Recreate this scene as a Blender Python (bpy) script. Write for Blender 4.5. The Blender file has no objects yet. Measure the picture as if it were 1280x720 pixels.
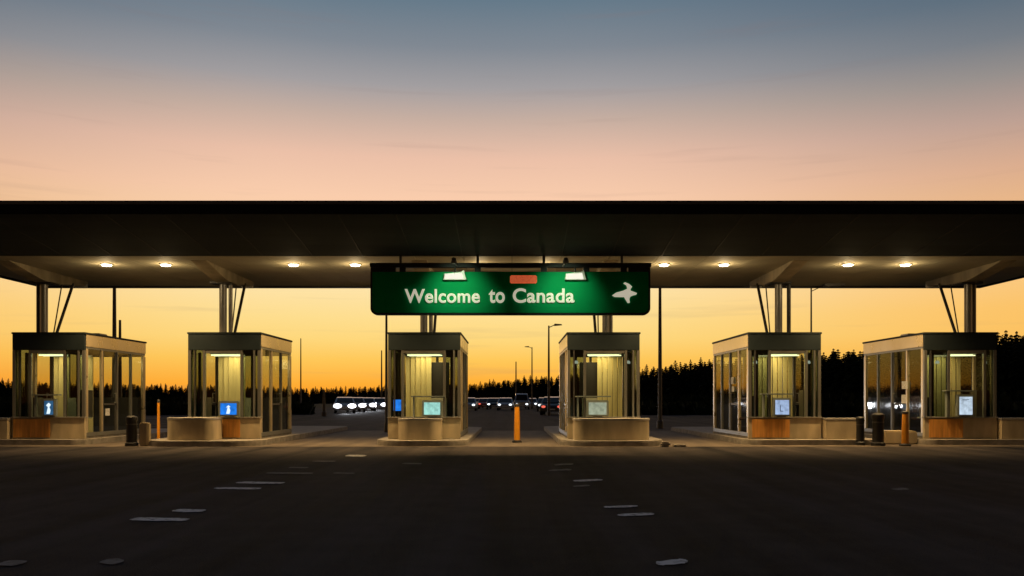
import bpy, bmesh, math, random
from mathutils import Vector, Matrix
R = math.radians
rnd = random.Random(7)
sc = bpy.context.scene
col = sc.collection
F = 1027.0; H = 500.0; CH = 1.18

def px2x(px, Y): return (px - 640) * Y / F
def px2z(py, Y): return CH + (H - py) * Y / F

# ------------------------------------------------------------ materials
def lin(c):
    return tuple(((v/255)/12.92 if v/255 <= .04045 else ((v/255+.055)/1.055)**2.4) for v in c)
def mat(name, color, rough=.6, metal=0., noise=.15, scale=6., bump=0., spec=.5, emit=None, estr=0., streak=None, rvar=.1, coat=0):
    m = bpy.data.materials.new(name); m.use_nodes = True
    nt = m.node_tree; b = nt.nodes['Principled BSDF']
    b.inputs['Metallic'].default_value = metal
    b.inputs['Specular IOR Level'].default_value = spec
    if coat: b.inputs['Coat Weight'].default_value = coat
    tc = nt.nodes.new('ShaderNodeTexCoord')
    mp = nt.nodes.new('ShaderNodeMapping'); nt.links.new(tc.outputs['Object'], mp.inputs['Vector'])
    if streak: mp.inputs['Scale'].default_value = streak
    n = nt.nodes.new('ShaderNodeTexNoise'); n.inputs['Scale'].default_value = scale; n.inputs['Detail'].default_value = 5
    nt.links.new(mp.outputs[0], n.inputs['Vector'])
    cr = nt.nodes.new('ShaderNodeValToRGB')
    cr.color_ramp.elements[0].position = .3; cr.color_ramp.elements[1].position = .72
    cr.color_ramp.elements[0].color = tuple(c*(1-noise) for c in color)+(1,)
    cr.color_ramp.elements[1].color = tuple(min(1, c*(1+noise)) for c in color)+(1,)
    nt.links.new(n.outputs['Fac'], cr.inputs['Fac']); nt.links.new(cr.outputs['Color'], b.inputs['Base Color'])
    mr = nt.nodes.new('ShaderNodeMapRange'); mr.inputs['To Min'].default_value = max(.02, rough-rvar); mr.inputs['To Max'].default_value = min(1, rough+rvar)
    nt.links.new(n.outputs['Fac'], mr.inputs['Value']); nt.links.new(mr.outputs[0], b.inputs['Roughness'])
    if bump:
        bp = nt.nodes.new('ShaderNodeBump'); bp.inputs['Strength'].default_value = bump; bp.inputs['Distance'].default_value = .02
        nt.links.new(n.outputs['Fac'], bp.inputs['Height']); nt.links.new(bp.outputs[0], b.inputs['Normal'])
    if emit:
        b.inputs['Emission Color'].default_value = emit+(1,); b.inputs['Emission Strength'].default_value = estr
    return m
def emis(name, color, strength):
    m = bpy.data.materials.new(name); m.use_nodes = True; nt = m.node_tree
    for n in list(nt.nodes): nt.nodes.remove(n)
    e = nt.nodes.new('ShaderNodeEmission'); o = nt.nodes.new('ShaderNodeOutputMaterial')
    e.inputs[0].default_value = color+(1,); e.inputs[1].default_value = strength
    nt.links.new(e.outputs[0], o.inputs[0]); return m
def screen(name, color, strength):
    m = emis(name, color, strength); nt = m.node_tree; e = [n for n in nt.nodes if n.type == 'EMISSION'][0]
    tc = nt.nodes.new('ShaderNodeTexCoord'); n = nt.nodes.new('ShaderNodeTexNoise'); n.inputs['Scale'].default_value = 9; n.inputs['Detail'].default_value = 3
    nt.links.new(tc.outputs['Object'], n.inputs['Vector'])
    mr = nt.nodes.new('ShaderNodeMapRange'); mr.inputs['From Min'].default_value = .3; mr.inputs['From Max'].default_value = .7; mr.inputs['To Min'].default_value = strength*.6; mr.inputs['To Max'].default_value = strength*1.15
    nt.links.new(n.outputs[0], mr.inputs[0]); nt.links.new(mr.outputs[0], e.inputs[1]); return m
def glass(name, tint, refl=.6, ior=1.5):
    m = bpy.data.materials.new(name); m.use_nodes = True; nt = m.node_tree
    for n in list(nt.nodes): nt.nodes.remove(n)
    t = nt.nodes.new('ShaderNodeBsdfTransparent'); g = nt.nodes.new('ShaderNodeBsdfGlossy')
    lw = nt.nodes.new('ShaderNodeLayerWeight'); lw.inputs[0].default_value = .5
    pw = nt.nodes.new('ShaderNodeMath'); pw.operation = 'POWER'; pw.inputs[1].default_value = 5; nt.links.new(lw.outputs['Facing'], pw.inputs[0])
    fr = nt.nodes.new('ShaderNodeMath'); fr.operation = 'MULTIPLY_ADD'; fr.inputs[1].default_value = .93; fr.inputs[2].default_value = .05; nt.links.new(pw.outputs[0], fr.inputs[0]); mx = nt.nodes.new('ShaderNodeMixShader'); o = nt.nodes.new('ShaderNodeOutputMaterial')
    no = nt.nodes.new('ShaderNodeTexNoise'); no.inputs['Scale'].default_value = 1.3
    bp = nt.nodes.new('ShaderNodeBump'); bp.inputs['Strength'].default_value = .06; bp.inputs['Distance'].default_value = .05
    nt.links.new(no.outputs['Fac'], bp.inputs['Height']); nt.links.new(bp.outputs[0], g.inputs['Normal'])
    t.inputs[0].default_value = tint+(1,); g.inputs[0].default_value = (refl, refl, refl, 1); g.inputs['Roughness'].default_value = .03
    nt.links.new(fr.outputs[0], mx.inputs[0]); nt.links.new(t.outputs[0], mx.inputs[1]); nt.links.new(g.outputs[0], mx.inputs[2])
    nt.links.new(mx.outputs[0], o.inputs[0]); return m

def asphalt():
    m = bpy.data.materials.new('asphalt'); m.use_nodes = True; nt = m.node_tree; b = nt.nodes['Principled BSDF']
    tc = nt.nodes.new('ShaderNodeTexCoord')
    def noise(scale, detail, stretch=None):
        n = nt.nodes.new('ShaderNodeTexNoise'); n.inputs['Scale'].default_value = scale; n.inputs['Detail'].default_value = detail
        if stretch:
            mp = nt.nodes.new('ShaderNodeMapping'); mp.inputs['Scale'].default_value = stretch
            nt.links.new(tc.outputs['Object'], mp.inputs[0]); nt.links.new(mp.outputs[0], n.inputs['Vector'])
        else: nt.links.new(tc.outputs['Object'], n.inputs['Vector'])
        return n
    big = noise(.35, 5); fine = noise(70, 3); lane = noise(1., 4, (1.6, .05, 1)); patch = noise(2.2, 6)
    def math_(op, a, bb):
        n = nt.nodes.new('ShaderNodeMath'); n.operation = op
        for i, v in enumerate((a, bb)):
            if isinstance(v, (int, float)): n.inputs[i].default_value = v
            else: nt.links.new(v, n.inputs[i])
        return n.outputs[0]
    s = math_('ADD', math_('MULTIPLY', big.outputs[0], .25), math_('MULTIPLY', lane.outputs[0], .5))
    s = math_('ADD', s, math_('MULTIPLY', fine.outputs[0], .2)); s = math_('ADD', s, math_('MULTIPLY', patch.outputs[0], .15))
    cr = nt.nodes.new('ShaderNodeValToRGB'); cr.color_ramp.elements[0].position = .44; cr.color_ramp.elements[1].position = .66
    cr.color_ramp.elements[0].color = (.005, .0055, .0065, 1); cr.color_ramp.elements[1].color = (.085, .072, .068, 1)
    nt.links.new(s, cr.inputs[0]); nt.links.new(cr.outputs[0], b.inputs['Base Color'])
    mr = nt.nodes.new('ShaderNodeMapRange'); mr.inputs['From Min'].default_value = .35; mr.inputs['From Max'].default_value = .7
    mr.inputs['To Min'].default_value = .72; mr.inputs['To Max'].default_value = .95
    nt.links.new(s, mr.inputs[0]); nt.links.new(mr.outputs[0], b.inputs['Roughness'])
    b.inputs['Specular IOR Level'].default_value = .07
    bp = nt.nodes.new('ShaderNodeBump'); bp.inputs['Strength'].default_value = .8; bp.inputs['Distance'].default_value = .012
    nt.links.new(fine.outputs[0], bp.inputs['Height']); nt.links.new(bp.outputs[0], b.inputs['Normal'])
    return m
def paint():
    m = bpy.data.materials.new('worn_road_paint'); m.use_nodes = True; nt = m.node_tree; b = nt.nodes['Principled BSDF']
    tc = nt.nodes.new('ShaderNodeTexCoord'); n = nt.nodes.new('ShaderNodeTexNoise'); n.inputs['Scale'].default_value = 14; n.inputs['Detail'].default_value = 8
    nt.links.new(tc.outputs['Object'], n.inputs['Vector'])
    cr = nt.nodes.new('ShaderNodeValToRGB'); cr.color_ramp.elements[0].position = .3; cr.color_ramp.elements[1].position = .5
    cr.color_ramp.elements[0].color = (.16, .15, .14, 1); cr.color_ramp.elements[1].color = (.8, .79, .76, 1)
    nt.links.new(n.outputs[0], cr.inputs[0]); nt.links.new(cr.outputs[0], b.inputs['Base Color']); b.inputs['Roughness'].default_value = .75
    return m

M = dict(
 asphalt=asphalt(), paint=paint(),
 paint_faint=mat('faint_road_paint', (.16,.155,.15), .8, noise=.6, scale=12),
 tar=mat('tar_seam', (.008,.008,.009), .6, noise=.2),
 grass=mat('dark_grass', (.018,.022,.012), .95, noise=.5, scale=.6, spec=.1),
 concrete=mat('kerb_concrete', (.25,.225,.19), .85, noise=.35, scale=5, bump=.2),
 wallc=mat('precast_wall', (.44,.36,.23), .7, noise=.35, scale=2.2, bump=.1, streak=(1,1,.35)),
 coping=mat('stone_coping', (.3,.28,.25), .7, noise=.2),
 roofblack=mat('black_roof_membrane', (.006,.0065,.008), .8, noise=.2, spec=.2),
 fascia=mat('dark_canopy_panel', (.06,.068,.07), .85, spec=.1, noise=.12, scale=1.2, streak=(.3,2,2)),
 soffit=mat('beige_soffit_panel', (.46,.41,.29), .7, spec=.2, noise=.1, scale=1.5),
 soffdark=mat('dark_seam', (.03,.028,.025), .7),
 steel=mat('galvanised_steel', (.3,.28,.25), .42, metal=.6, noise=.12, scale=5, streak=(1,1,.2)),
 steeldark=mat('dark_painted_steel', (.07,.065,.06), .45, metal=.3, noise=.15),
 alu=mat('satin_aluminium', (.25,.25,.23), .38, metal=.6, noise=.1, scale=4, streak=(1,1,.15)),
 cream=mat('cream_metal_cladding', (.74,.62,.42), .3, metal=.7, noise=.08, scale=2),
 header=mat('charcoal_header_panel', (.02,.029,.033), .6, spec=.15, noise=.15, scale=2),
 brownpanel=mat('wood_veneer_panel', (.56,.25,.05), .5, noise=.3, scale=3, streak=(5,5,.4)),
 blind=mat('pale_yellow_blind', (.72,.62,.3), .7, noise=.14, scale=3, streak=(6,1,.3)),
 white=mat('white_enamel', (.78,.76,.7), .45, noise=.06),
 interior=mat('interior_wall', (.5,.48,.38), .7, noise=.1),
 dark=mat('black_rubber', (.012,.012,.012), .6, noise=.2),
 housing=mat('grey_green_housing', (.2,.23,.21), .45, noise=.1),
 glass=glass('clear_glass', (.95,.97,.95)), tint=glass('tinted_glass', (.5,.56,.53)),
 signgreen=mat('green_sign_face', (.0,.36,.11), .75, spec=.12, noise=.06, scale=3),
 signblack=mat('black_sign_frame', (.008,.008,.01), .5, noise=.1),
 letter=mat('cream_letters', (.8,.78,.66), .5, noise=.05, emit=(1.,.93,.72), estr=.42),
 lampwhite=emis('lit_lamp_face', (1.,.95,.8), 1.0),
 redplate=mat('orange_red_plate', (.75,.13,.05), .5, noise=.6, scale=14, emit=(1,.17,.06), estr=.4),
 lens=emis('downlight_lens', (1.,.9,.66), 26.),
 tube=emis('fluorescent_tube', (.95,1.,.5), 1.6),
 yellow=mat('yellow_bollard_plastic', (.75,.3,.015), .45, noise=.12, scale=8),
 carpaint=mat('car_paint_dark', (.04,.045,.055), .3, metal=.3, noise=.1, coat=.5),
 carpaintw=mat('car_paint_silver', (.4,.41,.43), .3, metal=.4, noise=.1, coat=.5),
 carpaintr=mat('car_paint_red', (.3,.03,.03), .3, noise=.1, coat=.5),
 carglass=mat('car_window', (.015,.017,.02), .1, noise=.05),
 head=emis('headlight_lit', (.85,.93,1.), 2.6), headhot=emis('headlight_full_beam', (.93,.93,1.), 5.),
 tail=emis('tail_light_lit', (1.,.16,.1), 1.0),
 conifer=mat('conifer_foliage', (.014,.02,.01), .95, noise=.4, scale=.8, spec=.05),
 blue=screen('blue_screen', (.02,.22,.85), 1.0), cyan=screen('pale_cyan_screen', (.38,.78,.68), .95),
 grey=screen('pale_grey_screen', (.42,.47,.33), .8), lav=screen('lavender_screen', (.42,.56,.82), .9),
 whiteblue=screen('white_blue_screen', (.62,.76,.9), .9), dimblue=screen('dim_blue_screen', (.04,.14,.28), .8),
 iconw=emis('white_screen_figure', (.75,.9,1.), 1.1), icond=emis('dark_screen_figure', (.1,.12,.2), .6),
 paper=mat('white_paper_notice', (.7,.7,.68), .8, noise=.35, scale=30),
 bluepaper=mat('blue_paper_notice', (.08,.16,.4), .8, noise=.3, scale=25),
 chair=mat('dark_chair_fabric', (.04,.02,.02), .9),
 greenlight=emis('green_indicator', (.02,.5,.28), .5),
)

# ------------------------------------------------------------ mesh helpers
class MB:
    def __init__(s): s.bm = bmesh.new()
    def box(s, x0, x1, y0, y1, z0, z1, bev=0):
        t = bmesh.new(); bmesh.ops.create_cube(t, size=1)
        for v in t.verts:
            v.co = Vector(((x0+x1)/2+v.co.x*(x1-x0), (y0+y1)/2+v.co.y*(y1-y0), (z0+z1)/2+v.co.z*(z1-z0)))
        if bev: bmesh.ops.bevel(t, geom=t.edges[:], offset=bev, segments=2, affect='EDGES')
        s.add(t); return s
    def add(s, t):
        me = bpy.data.meshes.new('t'); t.to_mesh(me); t.free(); s.bm.from_mesh(me); bpy.data.meshes.remove(me)
    def tube(s, a, b, r0, r1=None, n=12, caps=True):
        a = Vector(a); b = Vector(b); r1 = r0 if r1 is None else r1
        d = (b-a); q = d.to_track_quat('Z', 'Y').to_matrix()
        A = [s.bm.verts.new(a+q@Vector((r0*math.cos(i*2*math.pi/n), r0*math.sin(i*2*math.pi/n), 0))) for i in range(n)]
        B = [s.bm.verts.new(b+q@Vector((r1*math.cos(i*2*math.pi/n), r1*math.sin(i*2*math.pi/n), 0))) for i in range(n)]
        for i in range(n): s.bm.faces.new((A[i], A[(i+1)%n], B[(i+1)%n], B[i]))
        if caps: s.bm.faces.new(A[::-1]); s.bm.faces.new(B)
        return s
    def lathe(s, prof, cx=0, cy=0, n=20):
        rings = [[s.bm.verts.new((cx+r*math.cos(i*2*math.pi/n), cy+r*math.sin(i*2*math.pi/n), z)) for i in range(n)] for r, z in prof]
        for a, b in zip(rings, rings[1:]):
            for i in range(n): s.bm.faces.new((a[i], a[(i+1)%n], b[(i+1)%n], b[i]))
        s.bm.faces.new(rings[0][::-1]); s.bm.faces.new(rings[-1]); return s
    def prism(s, pts, z0, z1, bev=0):           # plan outline extruded in z
        t = bmesh.new()
        A = [t.verts.new((x, y, z0)) for x, y in pts]; B = [t.verts.new((x, y, z1)) for x, y in pts]
        n = len(pts)
        for i in range(n): t.faces.new((A[i], A[(i+1)%n], B[(i+1)%n], B[i]))
        t.faces.new(A[::-1]); top = t.faces.new(B)
        if bev: bmesh.ops.bevel(t, geom=list(top.edges), offset=bev, segments=2, affect='EDGES')
        bmesh.ops.recalc_face_normals(t, faces=t.faces[:]); s.add(t); return s
    def extr_x(s, pts, x0, x1, bev=0):          # (y,z) outline extruded in x
        t = bmesh.new(); n = len(pts)
        A = [t.verts.new((x0, y, z)) for y, z in pts]; B = [t.verts.new((x1, y, z)) for y, z in pts]
        for i in range(n): t.faces.new((A[i], A[(i+1)%n], B[(i+1)%n], B[i]))
        t.faces.new(A[::-1]); t.faces.new(B)
        if bev: bmesh.ops.bevel(t, geom=t.edges[:], offset=bev, segments=1, affect='EDGES')
        bmesh.ops.recalc_face_normals(t, faces=t.faces[:]); s.add(t); return s
    def extr_y(s, pts, y0, y1):                 # (x,z) outline extruded in y
        t = bmesh.new(); n = len(pts)
        A = [t.verts.new((x, y0, z)) for x, z in pts]; B = [t.verts.new((x, y1, z)) for x, z in pts]
        for i in range(n): t.faces.new((A[i], A[(i+1)%n], B[(i+1)%n], B[i]))
        t.faces.new(A[::-1]); t.faces.new(B)
        bmesh.ops.recalc_face_normals(t, faces=t.faces[:]); s.add(t); return s
    def build(s, name, m, parent=None, smooth=False, loc=None):
        me = bpy.data.meshes.new(name); s.bm.to_mesh(me); s.bm.free()
        me.materials.append(m)
        if smooth:
            me.shade_smooth()
            try: me.set_sharp_from_angle(angle=R(35))
            except Exception: pass
        o = bpy.data.objects.new(name, me); col.objects.link(o)
        if parent: o.parent = parent
        if loc: o.location = loc
        return o
def tag(o, label=None, cat=None, group=None, kind=None):
    if label: o['label'] = label
    if cat: o['category'] = cat
    if group: o['group'] = group
    if kind: o['kind'] = kind
    return o
def empty(name, loc=(0,0,0), rz=0, **k):
    o = bpy.data.objects.new(name, None); col.objects.link(o); o.location = loc; o.rotation_euler.z = rz; o.empty_display_size = .3
    return tag(o, **k)
def rrect(x0, x1, y0, y1, radii, n=6):  # radii for corners (x0y0,x1y0,x1y1,x0y1)
    pts = []
    for (cx, cy, sx, sy, a0), r in zip(((x0,y0,1,1,180),(x1,y0,-1,1,270),(x1,y1,-1,-1,0),(x0,y1,1,-1,90)), radii):
        if r <= 0: pts.append((cx, cy)); continue
        for i in range(n+1):
            a = R(a0+90*i/n); pts.append((cx+sx*r+r*math.cos(a), cy+sy*r+r*math.sin(a)))
    return pts
def spot(parent, loc, target, power, color, size, blend=.6, radius=.06, name='lamp_light'):
    l = bpy.data.lights.new(name, 'SPOT'); l.energy = power; l.color = color; l.spot_size = R(size); l.spot_blend = blend; l.shadow_soft_size = radius
    o = bpy.data.objects.new(name, l); col.objects.link(o); o.parent = parent; o.location = loc
    d = Vector(target)-Vector(loc); o.rotation_euler = d.to_track_quat('-Z', 'Y').to_euler(); return o

# ------------------------------------------------------------ setting
def sheet(name, pts, z, m):
    bm = bmesh.new(); bm.faces.new([bm.verts.new((x, y, z)) for x, y in pts])
    bmesh.ops.recalc_face_normals(bm, faces=bm.faces[:])
    for f in bm.faces:
        if f.normal.z < 0: f.normal_flip()
    me = bpy.data.meshes.new(name); bm.to_mesh(me); bm.free(); me.materials.append(m)
    o = bpy.data.objects.new(name, me); col.objects.link(o); return tag(o, kind='structure')
g = sheet('ground', [(-2500,-400),(2500,-400),(2500,4000),(-2500,4000)], -.012, M['grass'])
sheet('road', [(-40,-30),(40,-30),(40,34),(17,52),(15,170),(-30,170),(-27,60),(-40,40)], 0, M['asphalt'])

sheet('pavement', [(-40,20.7),(40,20.7),(40,31.5),(-40,31.5)], .004, mat('worn_concrete_apron', (.115,.092,.07), .85, noise=.35, scale=1.3, bump=.3, spec=.25, streak=(2.2,.35,1)))
# worn dashes, each where it lies on the asphalt (left/right position, distance, length)
marks = [(200,650,75,5.5,0),(236,639,42,5,0),(297,611,60,3.4,0),(325,604,62,3.2,0),(362,592,60,2.6,1),(373,585,25,2.2,1),(445,570,26,3,0),
 (140,703,28,9,1),(15,705,30,9,1),(700,588,30,2.8,1),(705,581,25,2.4,1),(735,601,38,3,0),(727,608,22,2.4,1),(776,634,44,3,0),(795,644,48,4,0),
 (840,704,42,8,0),(1125,612,24,3,1),(515,580,25,2.2,1),(405,577,30,1.8,1),(430,592,28,2,1)]
for i, (px, py, w, h, faint) in enumerate(marks):
    Y = CH*F/(py-H); x = px2x(px, Y); hw = w*Y/F/2; hd = h*.8*Y*Y/(CH*F)/2
    sk = (.6*hd if px > 640 else -.25*hd); pp = []
    for k in range(28):
        a = 2*math.pi*k/28; ca, sa = math.cos(a), math.sin(a)
        u = math.copysign(abs(ca)**.45, ca); v = math.copysign(abs(sa)**.7, sa)*rnd.uniform(.72,1.05)
        pp.append((x+hw*u+rnd.uniform(-.006,.006), Y+hd*v+sk*u))
    mk = sheet('road_marking', pp, .0085, M['paint_faint'] if faint else M['paint'])
# dark tyre-worn repair strips and manhole
for (x0, x1, y0, y1) in ((1.1,1.45,9,21),(3.2,3.55,10,22)):
    pass

# islands (raised pavement with kerb)
def island(name, x0, x1, y0, y1, r):
    m = MB(); m.prism(rrect(x0, x1, y0, y1, (r, r, r, r), 8), -.01, .14, bev=.03)
    return tag(m.build(name, M['concrete']), kind='structure')
ISL = [(-15.6,-11.2,21.5,30,.35),(-9.5,-6.45,20.75,33,.8),(-3.55,-1.15,20.9,32,.8),(1.25,3.95,20.8,33,.8),(6.1,9.75,21.4,32,.5),(10.75,15.6,21.5,30,.35)]
for a in ISL: island('pavement', *a)

# ------------------------------------------------------------ canopy
X0, X1 = -14.45, 14.45; ZS = 4.70; YF, YR = 20.1, 25.35; YN = 17.2
def zat(py, Y): return CH+(H-py)*Y/F
can = empty('roof_canopy', (0,22.5,0), label='long black-edged flat canopy roof spanning all six inspection booths', cat='canopy')
def cbuild(m, name, mt, parent=can, **k):
    o = m.build(name, mt, parent, **k)
    if parent is can: o.location = (0,-22.5,0)
    return o
zb, zt = zat(267, YN), zat(250.5, YN)
m = MB(); m.extr_x([(YN,zb),(YN,zt),(YN+1.2,zt+.03),(YR+.3,zt+.03),(YR+.3,5.05),(YR,4.82),(YN+2,zb+.02)], X0-.6, X1+.6, .012); cbuild(m, 'roof_edge', M['roofblack'])
# sloped underside, in two breaks, long panels with fine seams
m = MB()
prof = [(YN+.03,zb-.006),(YN+.9,zb-.12),(YN+2.1,ZS+.12),(YF,ZS+.005)]
m.extr_x([(y, z) for y, z in prof]+[(YF,ZS+.25),(YN+.6,zb+.015)], X0-.3, X1+.3); cbuild(m, 'sloped_fascia', M['fascia'])
m = MB()
for k in range(25):
    xk = X0-.2+(X1-X0+.4)*k/24
    m.extr_x([(YN+.05,zb-.012),(YN+.9,zb-.126),(YN+2.1,ZS+.114),(YF-.02,ZS-.0),(YF-.02,ZS+.06),(YN+2.1,ZS+.14),(YN+.9,zb-.1),(YN+.05,zb+.01)], xk-.012, xk+.012)
cbuild(m, 'panel_joint', M['soffdark'])
m = MB(); m.box(X0-.6, X1+.6, YN-.03, YN-.001, zt-.09, zt-.03, .008); cbuild(m, 'gutter_lip', M['steeldark'])
m = MB()
nx = 24
for i in range(nx):
    a = X0+(X1-X0)*i/nx; b = X0+(X1-X0)*(i+1)/nx
    for j in range(4):
        c = YF+(YR-YF)*j/4; d = YF+(YR-YF)*(j+1)/4
        m.box(a+.006, b-.006, c+.006, d-.006, ZS, ZS+.05)
cbuild(m, 'soffit', M['soffit'])
m = MB(); m.box(X0, X1, YF, YR, ZS+.052, ZS+.1); cbuild(m, 'soffit_backing', M['soffdark'])
m = MB(); m.box(X0-.05, X1+.05, YR, YR+.12, ZS-.06, 4.9, .01); cbuild(m, 'rear_fascia', M['steeldark'])
for s, xx in ((-1, X0), (1, X1)):
    m = MB(); m.extr_y([(xx, ZS-.05), (xx+s*.09, ZS-.05), (xx+s*1.0, ZS+.33), (xx+s*1.0, zt), (xx, zt)], YF+.0, YR+.11); cbuild(m, 'end_fascia', M['fascia'])
# long dark beam seen above the sign
COLX = [-12.96,-8.0,-2.44,2.6,7.38,12.63]
SIDE = [-.18,.19,.19,.14,.3,.19]
for i, cx in enumerate(COLX):
    w = .2; s = 1 if cx < 0 else -1
    m = MB()
    bx = cx + s*.1
    m.extr_x([(20.7,ZS+.02),(YR-.75,ZS+.02),(YR-.95,ZS-.14),(23.7,ZS-.2),(22.9,ZS-.3),(22.2,ZS-.28),(21.7,ZS-.2),(20.7,ZS-.01)], bx-w, bx+w, .015)
    b = m.build('cross_beam', M['wallc'], can); b.location = (0,-22.5,0)
    m = MB(); m.box(bx-w*.8, bx+w*.8, YR-.94, YR-.74, ZS-.18, ZS-.04, .02)
    m.build('beam_end_cap', M['white'], b)

def column(i, cx, labelt):
    t = empty('support_column', (cx,22.75,2.95), label=labelt, cat='column', group='columns holding the canopy')
    s = 1 if cx < 0 else -1
    zt_ = ZS-.27-2.95
    m = MB(); m.tube((0,0,.005),(0,0,zt_),.1,n=20); m.build('main_post', M['steel'], t, True)
    m = MB(); m.tube((SIDE[i],.05,.005),(SIDE[i],.05,zt_),.055,n=16); m.build('side_post', M['steeldark' if i in (0,4) else 'steel'], t, True)
    m = MB(); m.tube((.27*s,.1,.005),(.3*s,.95,zt_+.1),.04,n=12); m.build('brace', M['steeldark'], t, True)
    m = MB(); m.tube((.2*s,.1,.005),(.17*s,.6,zt_+.05),.018,n=8); m.build('tie_rod', M['steeldark'], t, True)
    m = MB(); m.box(-.3,.3,-.22,.24,zt_-.05,zt_+.006,.01); m.box(-.24,.24,-.16,.18,-.0,.03,.004); m.build('cap_plate', M['steeldark'], t)
for i, (cx, L) in enumerate(zip(COLX, ['twin steel posts with brace on the booth at the far left edge','twin steel posts with brace on the booth with the bright blue screen',
    'steel posts rising behind the left part of the green sign','steel posts rising behind the right part of the green sign',
    'twin steel posts with brace on the booth with the lavender screen','twin steel posts with brace on the booth at the far right edge'])):
    column(i, cx, L)

lampx = [133,207,367,444,600,683,830,905,1060,1132]
lampl = ['first downlight from the left end of the canopy soffit','second downlight from the left end of the canopy soffit','third downlight from the left, right of the second column',
 'downlight just left of the green sign','left one of two downlights above the green sign','right one of two downlights above the green sign','downlight just right of the green sign',
 'downlight right of the sign, left of the fifth column','downlight just right of the fifth column, above a street lamp','last downlight towards the right end of the canopy']
for lx, L in zip(lampx, lampl):
    Y = 21.25; x = px2x(lx, Y)
    t = empty('downlight', (x,Y,ZS), label='round lit '+L, cat='ceiling light', group='downlights in the canopy soffit')
    m = MB(); m.lathe([(.14,.0),(.155,-.02),(.125,-.03)], n=24); m.build('trim_ring', M['white'], t, True)
    m = MB(); m.lathe([(.12,-.0305),(.11,-.045),(.07,-.055),(.01,-.058)], n=24); m.build('lens', M['lens'], t, True)
    spot(t, (0,0,-.14), (0,0,-4), 620, (1.,.64,.27), 112, .9, .1)
    pl = bpy.data.lights.new('lens_light', 'POINT'); pl.energy = 13; pl.color = (1.,.74,.38); pl.shadow_soft_size = .09
    po = bpy.data.objects.new('lens_light', pl); col.objects.link(po); po.parent = t; po.location = (0,0,-.26)

# ------------------------------------------------------------ sign
SY = 20.0
def sx(px): return (px-640)*SY/F
def sz(py): return zat(py, SY)
sg = empty('overhead_sign', (0,SY,0), label='wide green Welcome to Canada sign hanging under the canopy front', cat='sign')
m = MB()
x0, x1, z0, z1, zp = sx(463), sx(813), sz(393.5), sz(331), sz(339.5)
def rr_xz(x0, x1, z0, z1, rb, n=6):
    pts = [(x0, z1)]
    for i in range(n+1):
        a = R(180+90*i/n); pts.append((x0+rb+rb*math.cos(a), z0+rb+rb*math.sin(a)))
    for i in range(n+1):
        a = R(270+90*i/n); pts.append((x1-rb+rb*math.cos(a), z0+rb+rb*math.sin(a)))
    pts.append((x1, z1)); return pts
m.extr_y(rr_xz(x0, x1, z0, zp, .16), .0, .18)
m.box(x0, sx(494), .02, .16, zp-.01, z1-.06); m.box(sx(786), x1, .02, .16, zp-.01, z1-.06)
m.build('sign_box', M['signblack'], sg)
m = MB(); m.extr_y(rr_xz(x0+.05, x1-.05, z0+.05, zp-.01, .13), -.012, -.002); m.build('green_panel', M['signgreen'], sg)
m = MB(); m.box(x0-.02, x1+.02, .0, .2, z1-.055, z1+.05, .01); m.build('top_rail', M['signblack'], sg)
for p in (503, 597, 680, 733, 780):
    m = MB(); m.box(sx(p)-.075, sx(p)+.075, .03, .15, zp-.01, z1-.055); m.build('rail_post', M['signblack'], sg)
for p in (500, 597, 680, 778):
    m = MB(); m.tube((sx(p), .1, z1+.04), (sx(p), .1, ZS+.02+.03), .035); m.build('hanger', M['steeldark'], sg, True)
# lettering
def text(body, px0, px1, pyb, pyt, name, parent, mt, y=-.03):
    c = bpy.data.curves.new('lettering', 'FONT'); c.body = body; c.size = 1; c.offset = 0; c.extrude = .004; c.bevel_depth = .022; c.bevel_resolution = 0
    c.space_character = 1.04
    o = bpy.data.objects.new('lettering', c); col.objects.link(o)
    bpy.context.view_layer.update()
    dg = bpy.context.evaluated_depsgraph_get()
    me = bpy.data.meshes.new_from_object(o.evaluated_get(dg)); bpy.data.objects.remove(o)
    xs = [v.co.x for v in me.vertices]; ys = [v.co.y for v in me.vertices]
    ax, bx = min(xs), max(xs); ay, by = min(ys), max(ys)
    X0_, X1_, Z0_, Z1_ = sx(px0), sx(px1), sz(pyb), sz(pyt)
    for v in me.vertices:
        x, yy, zz = v.co
        v.co = Vector((X0_+(x-ax)/(bx-ax)*(X1_-X0_), y-zz, Z0_+(yy-ay)/(by-ay)*(Z1_-Z0_)))
    me.materials.clear(); me.materials.append(mt)
    q = bpy.data.objects.new(name, me); col.objects.link(q); q.parent = parent; return q
text('Welcome', 506, 600, 379, 361.5, 'lettering', sg, M['letter'])
text('to', 611, 631, 379, 362, 'lettering', sg, M['letter'])
text('Canada', 641, 718, 378.8, 360.5, 'lettering', sg, M['letter'])
# aeroplane-like emblem, nose to the left
def emb(pts, y0=-.034, y1=-.0125):
    mm.extr_y([(sx(a), sz(b)) for a, b in pts], y0, y1)
mm = MB()
emb([(765,369.5),(770,366),(779,363.5),(784,361),(783,357),(779,354.5),(781,353),(786,355),(790,358.5),(788,361.5),(788,363.5),(792,365),(796,366.5),(795,368.5),(791,369.5),(787.5,371),
     (786.5,374),(787,378.5),(784.5,379),(782,375),(780,371.5),(774,371.5),(768,371.3)])
mm.build('aircraft_emblem', M['letter'], sg)
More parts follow.
